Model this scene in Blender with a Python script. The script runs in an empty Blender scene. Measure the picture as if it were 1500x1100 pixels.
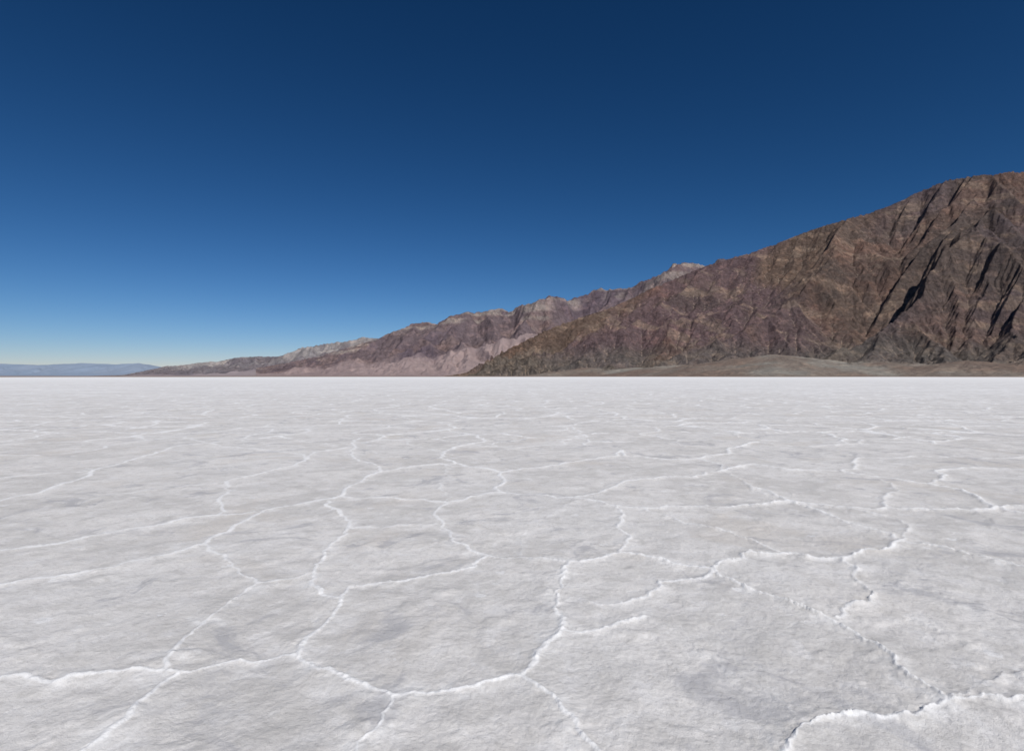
import bpy, math, time
import numpy as np
T0=time.time()
scene=bpy.context.scene
scene.view_settings.view_transform='Standard'
scene.view_settings.look='None'
scene.view_settings.exposure=0
F=833.33; CX=750.0; HY=550.5; CAMH=1.6

# ---------------------------------------------------------------- noise
def _h(ix,iy,seed):
    h=(ix.astype(np.int64)*374761393+iy.astype(np.int64)*668265263+seed*974711+12345)&0xffffffff
    h=((h^(h>>13))*1274126177)&0xffffffff
    h=((h^(h>>16))*2246822519)&0xffffffff
    return ((h^(h>>15))&0xffffff)/float(0xffffff)
def vnoise(x,y,seed=0):
    fx=np.floor(x); fy=np.floor(y); u=x-fx; v=y-fy
    u=u*u*u*(u*(u*6-15)+10); v=v*v*v*(v*(v*6-15)+10)
    ix=fx.astype(np.int64); iy=fy.astype(np.int64)
    a=_h(ix,iy,seed);b=_h(ix+1,iy,seed);c=_h(ix,iy+1,seed);d=_h(ix+1,iy+1,seed)
    return (a*(1-u)+b*u)*(1-v)+(c*(1-u)+d*u)*v*1.0
def fbm(x,y,oct=4,seed=0,gain=.5):
    s=0;a=1;t=0
    for o in range(oct):
        s=s+a*(vnoise(x*2**o+o*17.3,y*2**o-o*9.1,seed+o)*2-1);t+=a;a*=gain
    return s/t
def ridged(x,y,oct=4,seed=0):
    s=0;a=1;t=0
    for o in range(oct):
        c_,s_=math.cos(o*.7+.4),math.sin(o*.7+.4)
        xx=(x*c_-y*s_)*2**o+o*7.7;yy=(x*s_+y*c_)*2**o+o*3.1
        s=s+a*(1-abs(vnoise(xx,yy,seed+o)*2-1)*1.6);t+=a;a*=.5
    return s/t
def sstep(a,b,x):
    t=np.clip((x-a)/(b-a),0,1); return t*t*(3-2*t)

# ---------------------------------------------------------------- mesh helper
def grid_mesh(name,X,Y,Z,attrs,closed=False):
    nr,nc=X.shape
    co=np.stack([X,Y,Z],-1).reshape(-1,3).astype(np.float32)
    idx=np.arange(nr*nc).reshape(nr,nc)
    if closed:
        nx=np.roll(idx,-1,axis=1)
        q=np.stack([idx[:-1],nx[:-1],nx[1:],idx[1:]],-1).reshape(-1,4)
    else:
        q=np.stack([idx[:-1,:-1],idx[:-1,1:],idx[1:,1:],idx[1:,:-1]],-1).reshape(-1,4)
    me=bpy.data.meshes.new(name)
    me.vertices.add(len(co)); me.vertices.foreach_set('co',co.ravel())
    me.loops.add(q.size); me.loops.foreach_set('vertex_index',q.ravel().astype(np.int32))
    me.polygons.add(len(q))
    me.polygons.foreach_set('loop_start',(np.arange(len(q))*4).astype(np.int32))
    me.polygons.foreach_set('use_smooth',np.ones(len(q),dtype=bool))
    me.update(calc_edges=True)
    for k,v in attrs.items():
        if v.ndim==3:
            a=me.attributes.new(k,'FLOAT_COLOR','POINT')
            c=np.concatenate([v.reshape(-1,3),np.ones((v.shape[0]*v.shape[1],1))],1).astype(np.float32)
            a.data.foreach_set('color',c.ravel())
        else:
            a=me.attributes.new(k,'FLOAT','POINT'); a.data.foreach_set('value',v.ravel().astype(np.float32))
    ob=bpy.data.objects.new(name,me); scene.collection.objects.link(ob)
    return ob

# ================================================================= SALT FLAT
# pressure ridges of the salt crust, traced in image pixels: (x, y) lists, strength
S=[
(1.0,[(-20,996),(60,997),(110,990),(150,985),(200,981),(245,982),(262,985),(300,978),(340,968),(390,966),(435,960)]),
(1.0,[(262,985),(230,1008),(195,1040),(160,1070),(115,1100),(60,1150)]),
(1.0,[(435,960),(455,972),(490,985),(520,998),(550,1010),(575,1018),(610,1014),(650,1012),(690,1007),(730,996),(765,992)]),
(1.0,[(575,1018),(560,1045),(540,1075),(522,1100),(500,1150)]),
(1.0,[(435,960),(445,940),(470,920),(488,900),(500,875),(512,860)]),
(1.0,[(512,860),(550,855),(600,848),(640,842),(670,838),(700,822),(715,815),(770,820),(835,827)]),
(1.0,[(835,827),(825,850),(818,880),(820,905),(822,925),(800,945),(785,965),(765,992)]),
(.8,[(822,925),(850,930),(880,925),(910,915),(945,906)]),
(.9,[(765,992),(790,1010),(820,1035),(845,1065),(875,1100),(905,1150)]),
(.95,[(835,827),(880,822),(910,812),(950,818),(1000,830),(1045,836)]),
(.8,[(1045,836),(1000,852),(960,868),(910,887)]),
(1.0,[(1045,836),(1060,824),(1100,812),(1160,810),(1210,818),(1250,815),(1300,805),(1318,795)]),
(.85,[(1045,836),(1080,856),(1120,872),(1170,890),(1220,910),(1260,935),(1310,965),(1350,1000),(1385,1028)]),
(1.0,[(1130,1140),(1150,1100),(1165,1080),(1190,1060),(1240,1050),(1300,1052),(1350,1045),(1385,1030),(1440,1020),(1510,1026)]),
(.75,[(1240,818),(1250,845),(1280,870),(1275,885),(1225,905)]),
(1.0,[(-20,808),(60,800),(120,790),(180,777),(240,768),(300,757),(340,755),(390,748),(440,740),(490,732),(500,728)]),
(.9,[(500,728),(505,718),(530,705),(560,690),(600,684),(645,680),(700,684),(735,692)]),
(1.0,[(480,736),(500,755),(510,775),(490,795),(475,810),(465,830),(460,850),(470,870),(498,878)]),
(.9,[(510,775),(560,775),(610,770),(650,768),(655,740)]),
(.95,[(500,728),(560,728),(620,732),(655,738),(700,728),(735,722)]),
(.85,[(650,768),(660,790),(690,808),(715,815)]),
(1.0,[(735,722),(738,705),(735,692),(690,685),(665,678),(645,672),(650,660),(690,650),(700,638)]),
(.95,[(735,692),(780,685),(820,682),(860,672),(910,660),(915,668)]),
(.85,[(735,722),(790,725),(850,730),(890,740),(905,770),(915,800),(910,812)]),
(1.0,[(-20,861),(80,845),(160,832),(230,815),(300,798),(340,775),(385,750)]),
(.75,[(300,798),(330,815),(350,840),(380,855),(430,848),(460,838)]),
(.85,[(380,855),(340,880),(300,910),(265,940),(240,982)]),
(.9,[(-20,738),(60,722),(110,705),(135,690),(200,672),(250,658),(300,650)]),
(.8,[(-20,702),(60,695),(120,692),(135,690)]),
(.6,[(135,730),(220,718),(330,705)]),
(.8,[(330,705),(337,720),(320,735),(318,756)]),
(.8,[(330,705),(390,690),(450,672),(520,655),(530,640)]),
(.9,[(890,740),(950,745),(1000,742),(1060,745),(1120,740),(1160,735),(1240,745),(1300,745),(1400,748),(1520,744)]),
(.9,[(830,728),(880,722),(920,705),(970,700),(1020,700),(1065,688),(1100,680),(1160,690),(1230,690)]),
(.9,[(915,668),(970,672),(1020,672),(1080,655),(1110,648)]),
(.7,[(1020,672),(1060,690)]),
(.85,[(1100,715),(1180,742),(1250,770),(1310,785),(1318,795),(1370,800),(1430,815),(1520,836)]),
(.9,[(1230,690),(1300,700),(1360,708),(1400,715),(1440,735),(1520,758)]),
(.8,[(1360,708),(1370,690),(1440,685),(1520,690)]),
(.6,[(1300,745),(1300,725),(1290,703)]),
(.8,[(945,745),(1000,765),(1070,780),(1110,795),(1140,808)]),
(.6,[(1240,745),(1330,770),(1318,795)]),
(.35,[(945,906),(1000,930),(1050,970),(1120,1010),(1180,1060)]),
(.5,[(1385,1028),(1440,1000),(1520,985)]),
(.35,[(1275,885),(1340,905),(1420,945),(1520,970)]),
(.35,[(770,820),(760,790),(800,760),(850,732)]),
(.3,[(240,768),(210,740),(220,718)]),
(.6,[(910,887),(880,890),(862,885)]),
(.5,[(1060,690),(1090,705),(1120,725)]),
(.7,[(560,690),(520,672),(520,655)]),
(.5,[(645,680),(660,700),(655,738)]),
(.25,[(70,985),(110,940),(200,900),(300,885)]),
(.4,[(1420,745),(1450,770),(1500,783)]),
(.7,[(-20,665),(60,668),(140,660),(200,648),(250,640)]),
(.7,[(250,640),(330,655),(400,660),(450,672)]),
(.7,[(300,650),(400,628),(480,622)]),
(.7,[(690,650),(760,655),(830,650),(860,640),(840,625)]),
(.7,[(1110,648),(1180,655),(1260,650),(1340,640)]),
(.7,[(1230,690),(1260,672),(1340,668),(1440,672),(1520,665)]),
(.6,[(530,640),(600,645),(650,660)]),
]
def gp(p):  # image pixel projected from the camera onto the ground plane
    D=CAMH*F/(p[1]-HY)
    return np.array([(p[0]-CX)/F*D,D])

# polar-spaced sheet: dense where the crust relief matters, coarse to the horizon
rr=[0.01,.3,.6,.9,1.1,1.3,1.45]
r=1.5
while r<260:
    rr.append(r); r+=min(r*r/1150.,0.0062*r)
while r<70000:
    rr.append(r); r*=1.035
R=np.array(rr)
tf=np.arange(-math.radians(49),math.radians(49),0.0016)
tc=np.arange(math.radians(49),math.radians(311),math.radians(1.5))
TH=np.concatenate([tf,tc])
nr=len(R); nth=len(TH)
RR=R[:,None]*np.ones((1,nth)); TT=TH[None,:]*np.ones((nr,1))
X=RR*np.sin(TT); Y=RR*np.cos(TT)
nn=int(np.searchsorted(R,260)); nf=len(tf)
dR=np.gradient(R)[:,None]
core=np.zeros((nr,nth)); swell=np.zeros((nr,nth)); thr=np.zeros((nr,nth))
def fractal(P,s,seed):
    r_=np.random.default_rng(seed)
    while True:
        L=np.linalg.norm(P[1:]-P[:-1],axis=1)
        if L.max()<0.05*max(1,P[:,1].mean()/5): break
        Q=[P[0]]
        for a,b,l in zip(P[:-1],P[1:],L):
            if l>0.035*max(1,P[:,1].mean()/5):
                d=(b-a); n=np.array([-d[1],d[0]])
                Q.append((a+b)/2+n*r_.normal(0,s))
            Q.append(b)
        P=np.array(Q)
    return P
for k,(st,pl) in enumerate(S):
    P=fractal(np.array([gp(p) for p in pl]),0.085,k+3)
    n=len(P)
    sd_=1 if k%2 else -1
    for i in range(n-1):
        a=P[i];b=P[i+1]
        ra=np.hypot(*a);rb=np.hypot(*b);pad=.30
        i0=np.searchsorted(R,max(.5,min(ra,rb)-pad));i1=np.searchsorted(R,max(ra,rb)+pad)+1
        ta=math.atan2(a[0],a[1]);tb=math.atan2(b[0],b[1]);tp=pad/min(ra,rb)
        j0=np.searchsorted(tf,min(ta,tb)-tp);j1=np.searchsorted(tf,max(ta,tb)+tp)
        if j1<=j0 or i1<=i0: continue
        x=X[i0:i1,j0:j1];y=Y[i0:i1,j0:j1]
        d=b-a;L2=d@d+1e-12
        t=np.clip(((x-a[0])*d[0]+(y-a[1])*d[1])/L2,0,1)
        dd=(x-a[0]-t*d[0])**2+(y-a[1]-t*d[1])**2
        wv=.40+1.15*vnoise(np.array([a[0]*3.]),np.array([a[1]*3.]),k)[0]
        s0=(0.0150*wv)**2; s1=s0+(dR[i0:i1]*.45)**2
        g=st*(.55+.45*wv)*np.exp(-dd/s1)
        core[i0:i1,j0:j1]=np.maximum(core[i0:i1,j0:j1],g)
        swell[i0:i1,j0:j1]=np.maximum(swell[i0:i1,j0:j1],st*np.exp(-dd/.09**2))
        side=((x-a[0])*d[1]-(y-a[1])*d[0])*sd_>0
        thr[i0:i1,j0:j1]=np.maximum(thr[i0:i1,j0:j1],st*np.exp(-dd/.045**2)*side)
# the same polygon network continues over the rest of the pan
Xn=X[:nn];Yn=Y[:nn]
wx=Xn+.35*fbm(Xn*.9,Yn*.9,4,51)+.05*fbm(Xn*7,Yn*7,2,61); wy=Yn+.35*fbm(Xn*.9,Yn*.9,4,77)+.05*fbm(Xn*7,Yn*7,2,87)
cs=2.0
gx=np.floor(wx/cs).astype(np.int64);gy=np.floor(wy/cs).astype(np.int64)
f1=np.full(Xn.shape,1e9);f2=f1.copy()
for ox in(-1,0,1):
    for oy in(-1,0,1):
        cx=gx+ox;cy=gy+oy
        px=(cx+.1+.8*_h(cx,cy,5))*cs;py=(cy+.1+.8*_h(cx,cy,6))*cs
        d=np.hypot(wx-px,wy-py)
        nw=d<f1
        f2=np.where(nw,f1,np.minimum(f2,d)); f1=np.where(nw,d,f1)
e=(f2-f1)*.6
bear=np.abs(Xn)/np.maximum(Yn,.01)
traced=(sstep(2.2,2.3,RR[:nn]))*(1-sstep(11.5,15.0,Yn+1.5*fbm(Xn*.4,Yn*.4,2,9)))*(1-sstep(.90,.96,bear))*(Yn>0)
vst=(1-traced)*np.clip(.95+.9*fbm(Xn*.35,Yn*.35,3,33),.25,1.15)
sg=np.sqrt(.018**2+(dR[:nn]*.45)**2)
vc=vst*np.exp(-(e/sg)**2)*np.clip((.05/sg)**.30,0,1)
core[:nn]=np.maximum(core[:nn],vc)
swell[:nn]=np.maximum(swell[:nn],vst*np.exp(-(e/.12)**2))
fade=1-sstep(120,255,RR)
Z=np.zeros_like(X)
lf=fbm(Xn*.45,Yn*.45,4,11); mf=fbm(Xn*2.2,Yn*2.2,3,12); ff=fbm(Xn*14,Yn*14,3,13); gr=vnoise(Xn*55,Yn*55,14)-.5
fk=np.clip(.03/(dR[:nn]+.001),0,1)
crumb=np.clip(.7+.8*fbm(Xn*34,Yn*34,2,15),.2,1.4)
crm=np.where(fk>.6,crumb,1.0)
rightness=sstep(-.1,.6,Xn/np.maximum(Yn,.1))
lump=fbm(Xn*6,Yn*6,3,19)
# scattered thicker knobs of crust
kn=np.clip(fbm(Xn*4.3,Yn*4.3,3,91)-.33,0,1)*fk
Z[:nn]=(.024*lf+.012*mf+.0054*lump*fk+.0032*ff*fk+.0022*gr*fk+.030*kn
        +core[:nn]*(.010+.006*rightness)*crm+swell[:nn]*(.006+.005*rightness)*(1+.6*ff)
        +.018*rightness*thr[:nn]*np.clip(fbm(Xn*7,Yn*7,3,71)*2,0,1)*fk)
Z*=fade
print('ground',X.shape,time.time()-T0)
ground=grid_mesh('salt_flat_ground',X,Y,Z,{'ridge':core,'swell':swell},closed=True)

# ================================================================= MOUNTAINS
def erode(h,X,Y,its,k,up,tmax=.8):
    nr,nc=h.shape;N=nr*nc
    idx=np.arange(N).reshape(nr,nc)
    offs=[(-1,0),(1,0),(0,-1),(0,1),(-1,-1),(-1,1),(1,-1),(1,1)]
    C=(slice(1,-1),slice(1,-1))
    def sh(a,o): return a[1+o[0]:nr-1+o[0],1+o[1]:nc-1+o[1]]
    ds=[np.hypot(sh(X,o)-X[C],sh(Y,o)-Y[C]) for o in offs]
    A=np.ones(N); d0=float(np.median(ds[2]))
    for it in range(its):
        hc=h[C];best=np.full(hc.shape,1e-6);rc=idx[C].copy();hr=hc.copy();db=np.full(hc.shape,d0)
        for o,d in zip(offs,ds):
            n=sh(h,o);s=(hc-n)/d
            m=s>best
            best=np.where(m,s,best);rc=np.where(m,sh(idx,o),rc);hr=np.where(m,n,hr);db=np.where(m,d,db)
        rcv=idx.copy();rcv[C]=rc;rf=rcv.ravel();live=(rf!=np.arange(N))
        for _ in range(3):
            A=1+np.bincount(rf[live],weights=A[live],minlength=N)
        Fk=k*np.sqrt(A.reshape(nr,nc)[C])*d0/db
        hn=(hc+Fk*hr)/(1+Fk)
        pit=(rc==idx[C])
        av=(h[:-2,1:-1]+h[2:,1:-1]+h[1:-1,:-2]+h[1:-1,2:])/4
        hn=np.where(pit,np.maximum(hc,av)+.01,hn)
        hn=np.where(best>tmax,hn-(best-tmax)*db*.4,hn)
        hn=hn+.008*(av-hc)
        h=h.copy();h[C]=hn+up[C]
    return h,np.log2(A.reshape(nr,nc))
def smooth(a,s):
    k=np.exp(-.5*(np.arange(-3*s,3*s+1)/s)**2);k/=k.sum()
    return np.convolve(np.pad(a,3*s,mode='edge'),k,'valid')
def resamp(a,n,m):
    r=np.linspace(0,a.shape[0]-1,n);c=np.linspace(0,a.shape[1]-1,m)
    i=np.minimum(r.astype(int),a.shape[0]-2);j=np.minimum(c.astype(int),a.shape[1]-2)
    u=(r-i)[:,None];v=(c-j)[None,:]
    return (a[i][:,j]*(1-u)+a[i+1][:,j]*u)*(1-v)+(a[i][:,j+1]*(1-u)+a[i+1][:,j+1]*u)*v
def build_range(t0,t1,nt,nw,yf,yc,back,prof,shape,stages,seed,nscale,namp,spurs=(),match=10,detail=(),front=None,tmax=.8,jag=0.,vgrow=3.):
    pt=[(p[0]-CX)/F for p in prof];ps=[(HY-p[1])/F for p in prof]
    def coords(nt,nw):
        t=np.linspace(t0,t1,nt)
        s=np.interp(t,pt,ps)
        s=s*(1+jag*fbm(t*38+seed,t*0,4,seed+3,.65))
        Yf=np.interp(t,*zip(*yf));Yc=np.interp(t,*zip(*yc));Yb=Yc+(Yc-Yf)*back
        w=np.linspace(0,1,nw)[:,None]
        Y=Yf+(Yb-Yf)*w; X=t[None,:]*Y
        v=(Y-Yf)/(Yc-Yf); H=s*Yc
        f=np.where(v<=1,np.interp(v,*zip(*shape)),1-(v-1)*1.6)
        return t,s,Yf,Yc,X,Y,v,H,f,H*f
    h=None
    for (div,its,k,na,upr,tm) in stages:
        t,s,Yf,Yc,X,Y,v,H,f,env=coords(nt//div,nw//div)
        hgt=np.clip(H,20,None)
        if h is None:
            amp=namp*hgt*np.clip(v*vgrow,0,1)*np.clip(f,0,1)**.5
            wxx=X+nscale*.35*fbm(X/nscale,Y/nscale,3,seed+70);wyy=Y+nscale*.35*fbm(X/nscale,Y/nscale,3,seed+80)
            h=env+amp*(ridged(wxx/nscale,wyy/nscale,5,seed)-.5)+.3*amp*fbm(X/nscale*5,Y/nscale*5,4,seed+9)
            for (ta,va,tb,vb,hh,wd) in spurs:
                dx=tb-ta;dy=(vb-va)*.5;px=t[None,:]-ta;py=(v-va)*.5
                q=np.clip((px*dx+py*dy)/(dx*dx+dy*dy),0,1)
                d=np.hypot(px-q*dx,py-q*dy)
                h=h+hh*np.exp(-np.abs(d/wd)**1.3)*(1-.3*q)
            h[0]=0;h=np.where(v<.02,np.minimum(h,0),h)
        elif h.shape!=X.shape:
            h=resamp(h,nw//div,nt//div)
        if na:
            dd=X[1,5]-X[1,4]
            h=h+na*fbm(X/(dd*7),Y/(dd*7),3,seed+div*5)*np.clip(h/60,0,1)
        h,A=erode(h,X,Y,its,k,upr*env,tm)
    for (lam,am) in detail:
        wq=fbm(X/lam/3,Y/lam/3,2,seed+5)
        h=h+am*np.clip(h/(8*am+1),0,1)*(ridged(X/lam+wq,Y/lam-wq,3,seed+int(lam))-.35)
    sk=(np.maximum(h,0)/Y).max(0)
    sc=smooth(np.clip(s/np.maximum(sk,1e-4),.3,3),match)
    h=h*sc[None,:]
    sk=(np.maximum(h,0)/Y).max(0); h=h*smooth(np.clip(s/np.maximum(sk,1e-4),.5,2),2)[None,:]
    if front:
        n,fr=front
        Yp=Yf*(fr+(1-fr)*np.linspace(0,1,n,endpoint=False)[:,None])
        z=np.zeros((n,len(t)))
        Y=np.vstack([Yp,Y]);X=t[None,:]*Y;h=np.vstack([z-4,h]);A=np.vstack([z,A]);v=np.vstack([z,v])
    return t,X,Y,h,A,v,H
def slope_of(X,Y,h):
    gy=np.gradient(h,axis=0)/np.gradient(Y,axis=0)
    gx=np.gradient(h,axis=1)/np.gradient(X,axis=1)
    return np.hypot(gx,gy)
def mixc(a,b,f): return a*(1-f[...,None])+np.array(b)*f[...,None]
def base(c,shape): return np.ones(shape+(3,))*np.array(c)
def fans(h,X,Y,cones,seed):
    ap=np.full(h.shape,-1e9)
    for (x,y,z,s) in cones:
        d=np.hypot(X-x,Y-y); a=np.arctan2(X-x,Y-y)
        c=z-s*d*(1-.35*np.exp(-d/300))+7*fbm(a*5,d/900,3,seed)*np.clip(d/200,0,1)+5*fbm(X/90,Y/90,3,seed+4)
        ap=np.maximum(ap,c)
    m=sstep(-14,7,ap-h)
    return np.maximum(h,ap),m

# --- near mountain
prof1=[(600,552),(640,551),(680,546),(720,523),(760,503),(800,483),(850,464),(900,448),(950,424),(1000,402),(1040,386),(1080,375),(1130,359),(1180,339),(1230,324),(1280,309),(1330,289),(1370,270),(1400,261),(1440,256),(1500,251),(1600,240),(2000,225),(2400,230)]
t,X1,Y1,h,A,v,H=build_range(-.14,1.45,960,480,
   [(-.14,3500),(-.05,3300),(.2,2500),(.5,1900),(.9,1500),(1.45,1150)],
   [(-.14,3700),(-.05,3650),(.1,3700),(.35,3750),(.6,3500),(.9,3150),(1.45,2600)],.3,prof1,
   [(0,0),(.04,.03),(.2,.22),(.5,.53),(.8,.84),(1,1)],
   ((6,70,.012,0,.003,.75),(3,70,.016,60,.003,.78),(1,60,.030,34,.002,.85),(1,30,.012,10,0,.78)),21,420,.42,
   spurs=[(.62,.85,.33,.12,190,.05),(.95,.8,.62,.1,140,.05),(.30,.9,.12,.2,60,.04)],
   detail=((50,8),(22,6)),front=(60,.5),jag=.012)
h,fm=fans(h,X1,Y1,[(.455*2150,2150,84,.17),(.37*2350,2350,58,.16),(.30*2500,2500,56,.16),(.56*2050,2050,52,.16),(.64*1980,1980,54,.17),(.72*1880,1880,42,.16),(.80*1800,1800,52,.17),(.92*1700,1700,50,.17),(.14*2900,2900,46,.14),(.22*2650,2650,42,.14),(1.15*1550,1550,50,.15)],5)
h=h-3
sl=slope_of(X1,Y1,h)
c=base((.20,.142,.112),h.shape)
n1=fbm(X1/420,Y1/420,4,41);n2=fbm(X1/120+h/60,Y1/120,4,42);n3=fbm(X1/350,Y1/350+h/200,4,43);n4=fbm(X1/600+9,Y1/450,4,57)
c=mixc(c,(.32,.175,.12),sstep(0,.4,n1+.3*n2)*.85)
c=mixc(c,(.185,.130,.140),sstep(-.05,.28,n4)*.85)
c=mixc(c,(.150,.132,.130),sstep(.35,.8,(X1/Y1)+.25*n1)*.55)
c=mixc(c,(.11,.09,.083),sstep(.05,.4,n3)*.5)
c=mixc(c,(.38,.29,.225),sstep(.15,.42,n2)*.5)
c=mixc(c,(.20,.195,.17),(1-sstep(60,200,h+60*n1))*.5)
c=mixc(c,(.46,.37,.30),sstep(3.5,7,A)*(1-sstep(.9,1.3,sl))*.6)
nf_=fbm(X1/160,Y1/160,4,66)
c=mixc(c,(.26,.215,.18),fm*.95)
c=mixc(c,(.32,.305,.27),fm*sstep(-.15,.35,nf_)*.8)
c=mixc(c,(.22,.16,.13),fm*sstep(.1,.4,-nf_)*.6)
m1=grid_mesh('rocky_mountain',X1,Y1,h,{'col':c,'fan':fm*.6})
print('m1',time.time()-T0)
# --- mid range
prof2=[(300,548),(400,535),(470,520),(520,505),(560,492),(580,485),(600,475),(612,474),(625,472),(640,470),(660,464),(680,460),(700,455),(725,456),(740,454),(755,450),(770,445),(780,443),(790,437),(805,429),(815,431),(830,436),(850,432),(865,426),(880,423),(888,427),(900,425),(915,420),(930,418),(938,412),(950,409),(980,396),(1010,388),(1040,384),(1100,380),(1200,372)]
t,X2,Y2,h,A,v,H=build_range(-.45,.50,720,280,
   [(-.45,5200),(-.2,4000),(0,3600),(.5,4200)],[(-.45,9500),(-.2,8600),(0,7600),(.5,6800)],.3,prof2,
   [(0,0),(.35,.19),(.46,.31),(.7,.66),(1,1)],
   ((4,70,.020,0,.002,.9),(2,60,.016,70,.002,.9),(1,50,.012,35,.001,.9)),91,900,.8,match=3,
   detail=((400,45),(200,28),(90,14)),jag=.07,vgrow=1.6)
h=h-3
n1=fbm(X2/1100,Y2/1100,4,44);n2=fbm(X2/350,Y2/350,4,45);n3=fbm(X2/2000,h/70+Y2/3000,4,46)
c=base((.24,.162,.152),h.shape)
c=mixc(c,(.18,.118,.138),sstep(-.1,.3,n1)*.8)
c=mixc(c,(.34,.22,.175),sstep(.05,.35,n2)*.6)
hr=h/np.maximum(H[None,:],1)
c=mixc(c,(.58,.48,.40),sstep(.68,.95,hr+.5*n2)*sstep(-.1,.25,n3+.3*n1)*.8)
ap=1-sstep(.38,.52,v+.12*n1)
c=mixc(c,(.37,.262,.222),ap*.9)
c=mixc(c,(.28,.195,.17),ap*sstep(0,.3,n2)*.6)
c=mixc(c,(.38,.29,.25),sstep(5,9,A)*.4)
c=mixc(c,(.31,.32,.40),np.full(h.shape,.24))  # aerial haze blended into the range's vertex colour
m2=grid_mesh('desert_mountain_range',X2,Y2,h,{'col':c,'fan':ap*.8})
print('m2',time.time()-T0)
# --- pale distant hills
prof3=[(60,552),(180,549),(210,543),(240,537),(265,535),(290,531),(330,527),(350,523),(380,521),(410,522),(425,516),(440,510),(470,506),(490,503),(510,499),(530,494),(550,493),(570,497),(600,500),(700,505),(800,505)]
t,X3,Y3,h,A,v,H=build_range(-.85,.05,600,180,
   [(-.85,9000),(-.4,7500),(.05,8000)],[(-.85,15000),(-.4,13000),(.05,12500)],.25,prof3,
   [(0,0),(.3,.16),(.5,.35),(.8,.8),(1,1)],((2,70,.020,0,.001,1),(1,60,.014,40,.0005,1)),131,1000,.9,match=3,detail=((500,40),(240,22)),jag=.09)
h=h-4
n1=fbm(X3/1500,Y3/1500,4,47);n2=fbm(X3/500,Y3/500,4,48)
hr=h/np.maximum(H[None,:],1)
c=base((.28,.205,.185),h.shape)
c=mixc(c,(.62,.54,.47),sstep(.3,.7,hr+.5*n2)*sstep(-.35,.15,n1)*.85)
c=mixc(c,(.20,.142,.145),sstep(.0,.35,n2)*.65)
c=mixc(c,(.36,.255,.22),(1-sstep(.25,.45,v))*.8)
c=mixc(c,(.30,.35,.44),np.full(h.shape,.33))  # stronger bluish haze of distance mixed into the hill colour
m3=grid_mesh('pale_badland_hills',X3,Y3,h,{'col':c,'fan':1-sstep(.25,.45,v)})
# --- farthest hazy range
prof4=[(-600,530),(-300,536),(-100,529),(0,531),(60,533),(120,530),(170,532),(205,530),(225,534),(260,540),(400,545),(500,548)]
t,X4,Y4,h,A,v,H=build_range(-1.7,-.28,420,70,
   [(-1.7,40000),(-.28,40000)],[(-1.7,46000),(-.28,46000)],.2,prof4,
   [(0,0),(.3,.2),(1,1)],((1,50,.009,0,.0003,.8),),171,6000,.3,match=6)
n1=fbm(X4/4000,Y4/4000,4,49)
c=base((.26,.33,.43),h.shape)  # blue-grey air haze painted as this range's base colour
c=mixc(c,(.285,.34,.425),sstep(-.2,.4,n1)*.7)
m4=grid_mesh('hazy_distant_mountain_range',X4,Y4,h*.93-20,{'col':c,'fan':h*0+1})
print('mountains',time.time()-T0)

# ================================================================= MATERIALS
class NT:
    def __init__(s,name):
        s.m=bpy.data.materials.new(name);s.m.use_nodes=True;s.t=s.m.node_tree;s.n=s.t.nodes;s.l=s.t.links
        s.b=s.n['Principled BSDF']
    def link(s,a,b): s.l.new(a,b)
    def node(s,ty,**k):
        n=s.n.new(ty)
        for a,v in k.items(): setattr(n,a,v)
        return n
    def pos(s,scale=(1,1,1)):
        g=s.node('ShaderNodeNewGeometry');m=s.node('ShaderNodeMapping');m.inputs['Scale'].default_value=scale
        s.link(g.outputs['Position'],m.inputs[0]);return m.outputs[0]
    def noise(s,v,scale,detail=4,rough=.55,dist=0):
        n=s.node('ShaderNodeTexNoise');n.inputs['Scale'].default_value=scale;n.inputs['Detail'].default_value=detail
        n.inputs['Roughness'].default_value=rough;n.inputs['Distortion'].default_value=dist
        s.link(v,n.inputs['Vector']);return n.outputs['Fac']
    def ramp(s,f,a,b,lo=0,hi=1):
        n=s.node('ShaderNodeMapRange');n.interpolation_type='SMOOTHSTEP'
        for i,v in enumerate((a,b,lo,hi)): n.inputs[i+1].default_value=v
        s.link(f,n.inputs[0]);return n.outputs[0]
    def math(s,op,a,b):
        n=s.node('ShaderNodeMath',operation=op)
        for i,v in enumerate((a,b)):
            if isinstance(v,(int,float)): n.inputs[i].default_value=v
            else: s.link(v,n.inputs[i])
        return n.outputs[0]
    def mix(s,f,a,b,mode='MIX'):
        n=s.node('ShaderNodeMix',data_type='RGBA',blend_type=mode)
        if isinstance(f,(int,float)): n.inputs[0].default_value=f
        else: s.link(f,n.inputs[0])
        for i,v in ((6,a),(7,b)):
            if isinstance(v,tuple): n.inputs[i].default_value=v+(1,)
            else: s.link(v,n.inputs[i])
        return n.outputs[2]
    def bump(s,h,dist,strength=1,nrm=None):
        n=s.node('ShaderNodeBump');n.inputs['Distance'].default_value=dist;n.inputs['Strength'].default_value=strength
        s.link(h,n.inputs['Height'])
        if nrm is not None: s.link(nrm,n.inputs['Normal'])
        return n.outputs[0]
    def attr(s,name,out='Fac'):
        n=s.node('ShaderNodeAttribute',attribute_name=name);return n.outputs[out]

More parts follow.
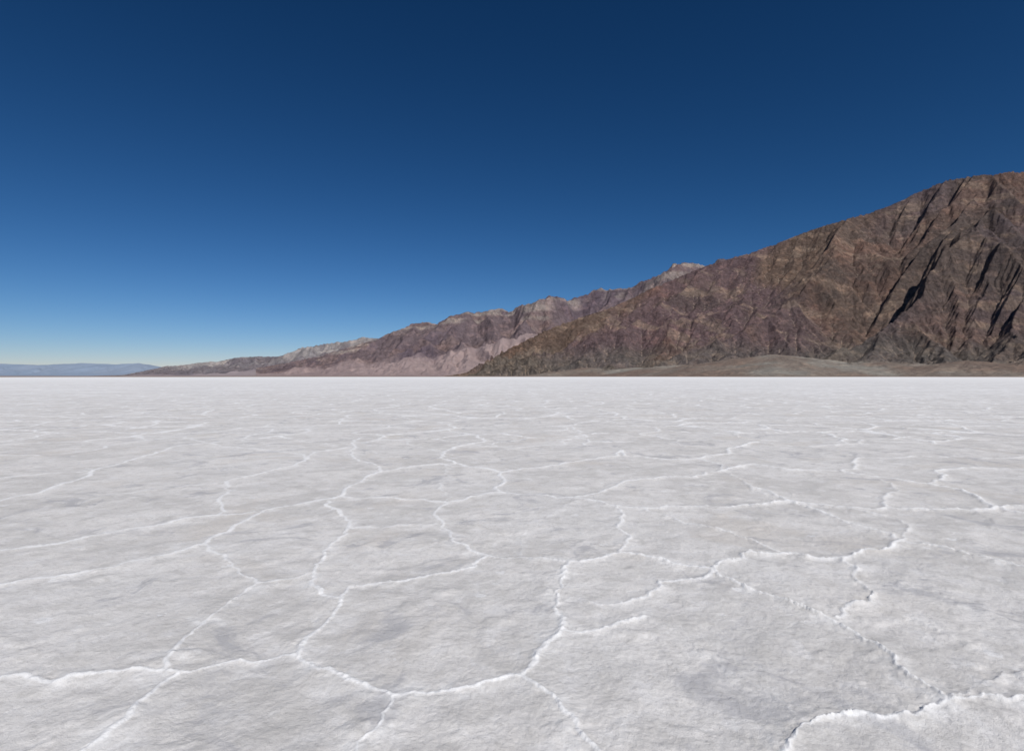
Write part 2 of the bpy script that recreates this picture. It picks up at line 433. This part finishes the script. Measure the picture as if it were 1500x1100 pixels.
g=NT('salt_crust')
P=g.pos()
ridge=g.attr('ridge');sw=g.attr('swell')
nA=g.noise(P,.9,6,.6,.4);nB=g.noise(P,5,6,.62,.3);nC=g.noise(P,28,5,.7);nD=g.noise(P,160,3,.7);nE=g.noise(P,.22,5,.6)
col=g.mix(g.ramp(nA,.40,.60),(.82,.80,.775),(.69,.672,.648))
col=g.mix(g.math('MULTIPLY',g.ramp(nE,.45,.6),.5),col,(.84,.83,.815))
col=g.mix(g.math('MULTIPLY',g.ramp(nB,.50,.66),.5),col,(.58,.565,.54))
col=g.mix(g.math('MULTIPLY',g.ramp(nB,.48,.34),.6),col,(.87,.86,.85))
# faint tan, slightly muddy zones
nG=g.noise(P,.55,4,.6,.6)
col=g.mix(g.math('MULTIPLY',g.ramp(nG,.54,.66),.5),col,(.70,.655,.60))
# darker grey patches
nF=g.noise(P,1.1,5,.7,1.0)
col=g.mix(g.math('MULTIPLY',g.ramp(nF,.55,.66),.68),col,(.48,.48,.50))
# pale blotches of fresh salt
vo=g.node('ShaderNodeTexVoronoi');vo.inputs['Scale'].default_value=3.0
g.link(P,vo.inputs['Vector'])
bl=g.ramp(g.math('ADD',vo.outputs['Distance'],g.math('MULTIPLY',nC,.35)),.34,.28)
bl=g.math('MULTIPLY',bl,g.ramp(g.noise(P,1.7,3),.5,.62))
col=g.mix(g.math('MULTIPLY',bl,.75),col,(.92,.92,.92))
col=g.mix(g.ramp(nC,.46,.70,0,.46),col,(.53,.515,.49))
col=g.mix(g.math('MULTIPLY',g.ramp(nD,.50,.72),.38),col,(.38,.37,.35))
col=g.mix(g.math('MULTIPLY',sw,g.ramp(nB,.35,.6,.5,.08)),col,(.89,.89,.88))
rg=g.math('MULTIPLY',ridge,g.ramp(nC,.25,.55,.5,1.05))
rg=g.ramp(rg,.12,.85,0,.90)
col=g.mix(rg,col,(.93,.93,.925))
# over the pan: grazing-view brightening painted in as whiter salt with distance, brown playa mud at the margin
ln=g.node('ShaderNodeVectorMath',operation='LENGTH');g.link(P,ln.inputs[0]);dist=ln.outputs['Value']
nS=g.noise(g.pos((.25,1,1)),.35,6,.65,.5)
far=g.mix(g.ramp(nS,.35,.65),(.72,.715,.705),(.90,.90,.895))
far=g.mix(g.math('MULTIPLY',ridge,.9),far,(.96,.96,.955))
col=g.mix(g.math('MULTIPLY',g.ramp(dist,12,90),.7),col,far)
col=g.mix(g.ramp(dist,100,400),col,(.92,.92,.91))
md=g.math('ADD',dist,g.math('MULTIPLY',g.noise(P,.004,4),500))
col=g.mix(g.ramp(md,1150,1250),col,(.33,.25,.205))
g.link(col,g.b.inputs['Base Color'])
g.b.inputs['Roughness'].default_value=.9
g.b.inputs['Specular IOR Level'].default_value=.12
b1=g.bump(nB,.022,.55);b2=g.bump(nC,.009,.85,b1);b3=g.bump(nD,.0035,1,b2)
g.link(b3,g.b.inputs['Normal'])
ground.data.materials.append(g.m)

def rock(name,sc,bd,var=.5):
    r=NT(name);P=r.pos();c0=r.attr('col','Color');fan=r.attr('fan')
    a=r.noise(P,1/(sc*6),8,.65,.3);b=r.noise(P,1/sc,8,.7,.2);s=r.noise(r.pos((.9,.9,1)),1/(sc*2.5),7,.68,.8)
    c=r.mix(r.ramp(b,.40,.62,0,var),c0,r.mix(1.0,c0,(.45,.43,.42),'MULTIPLY'))
    c=r.mix(r.ramp(s,.50,.62,0,var*.9),c,r.mix(1.0,c,(1.9,1.75,1.6),'MULTIPLY'))
    c=r.mix(r.ramp(a,.5,.65,0,.4),c,r.mix(1.0,c,(.7,.66,.66),'MULTIPLY'))
    c=r.mix(r.math('MULTIPLY',fan,.7),c,c0)
    r.link(c,r.b.inputs['Base Color']);r.b.inputs['Roughness'].default_value=.95;r.b.inputs['Specular IOR Level'].default_value=.1
    n=r.bump(a,bd*4,.8);n=r.bump(b,bd*1.3,1,n);n=r.bump(s,bd*1.5,.7,n)
    for q in [x for x in r.n if x.type=='BUMP']:
        st=q.inputs['Strength'].default_value
        r.link(r.math('MULTIPLY',r.math('SUBTRACT',1.15,fan),st),q.inputs['Strength'])
    r.link(n,r.b.inputs['Normal']);return r.m
m1.data.materials.append(rock('dark_rock',18,10,.6))
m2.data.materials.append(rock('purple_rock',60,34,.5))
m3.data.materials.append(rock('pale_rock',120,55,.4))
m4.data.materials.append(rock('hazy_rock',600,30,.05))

# ================================================================= LIGHT
EL=math.radians(47);AZ=math.radians(155)     # azimuth clockwise from +Y: behind and to the right
w=bpy.data.worlds.new("World");scene.world=w;w.use_nodes=True
nt=w.node_tree;bg=nt.nodes['Background']
sk=nt.nodes.new('ShaderNodeTexSky');sk.sky_type='NISHITA';sk.sun_disc=False
sk.sun_elevation=EL;sk.sun_rotation=AZ;sk.altitude=2200;sk.air_density=1.0;sk.dust_density=.5;sk.ozone_density=2.8
# very clear, dry desert air: deepen the sky (same grade in every direction)
STR=.06
sep=nt.nodes.new('ShaderNodeSeparateColor');com=nt.nodes.new('ShaderNodeCombineColor')
nt.links.new(sk.outputs[0],sep.inputs[0])
for i,(ga,k) in enumerate(((1.85,1.85),(1.42,1.28),(1.38,1.46))):
    a=nt.nodes.new('ShaderNodeMath');a.operation='MULTIPLY';a.inputs[1].default_value=STR
    b=nt.nodes.new('ShaderNodeMath');b.operation='POWER';b.inputs[1].default_value=ga
    c_=nt.nodes.new('ShaderNodeMath');c_.operation='MULTIPLY';c_.inputs[1].default_value=k/STR
    nt.links.new(sep.outputs[i],a.inputs[0]);nt.links.new(a.outputs[0],b.inputs[0]);nt.links.new(b.outputs[0],c_.inputs[0]);nt.links.new(c_.outputs[0],com.inputs[i])
nt.links.new(com.outputs[0],bg.inputs[0]);bg.inputs[1].default_value=STR
sd=bpy.data.lights.new('sun','SUN');sd.energy=3.55;sd.angle=math.radians(.53);sd.color=(1,.955,.90)
so=bpy.data.objects.new('sun',sd);scene.collection.objects.link(so)
from mathutils import Vector
dv=Vector((math.sin(AZ)*math.cos(EL),math.cos(AZ)*math.cos(EL),math.sin(EL)))
so.rotation_euler=dv.to_track_quat('Z','Y').to_euler();so.location=dv*50

cd=bpy.data.cameras.new('camera');cam=bpy.data.objects.new('camera',cd);scene.collection.objects.link(cam)
cd.sensor_width=36;cd.lens=20;cd.clip_start=.05;cd.clip_end=200000
cam.location=(0,0,CAMH);cam.rotation_euler=(math.radians(90),0,0);cd.shift_y=.0004
scene.camera=cam
print('done',time.time()-T0)
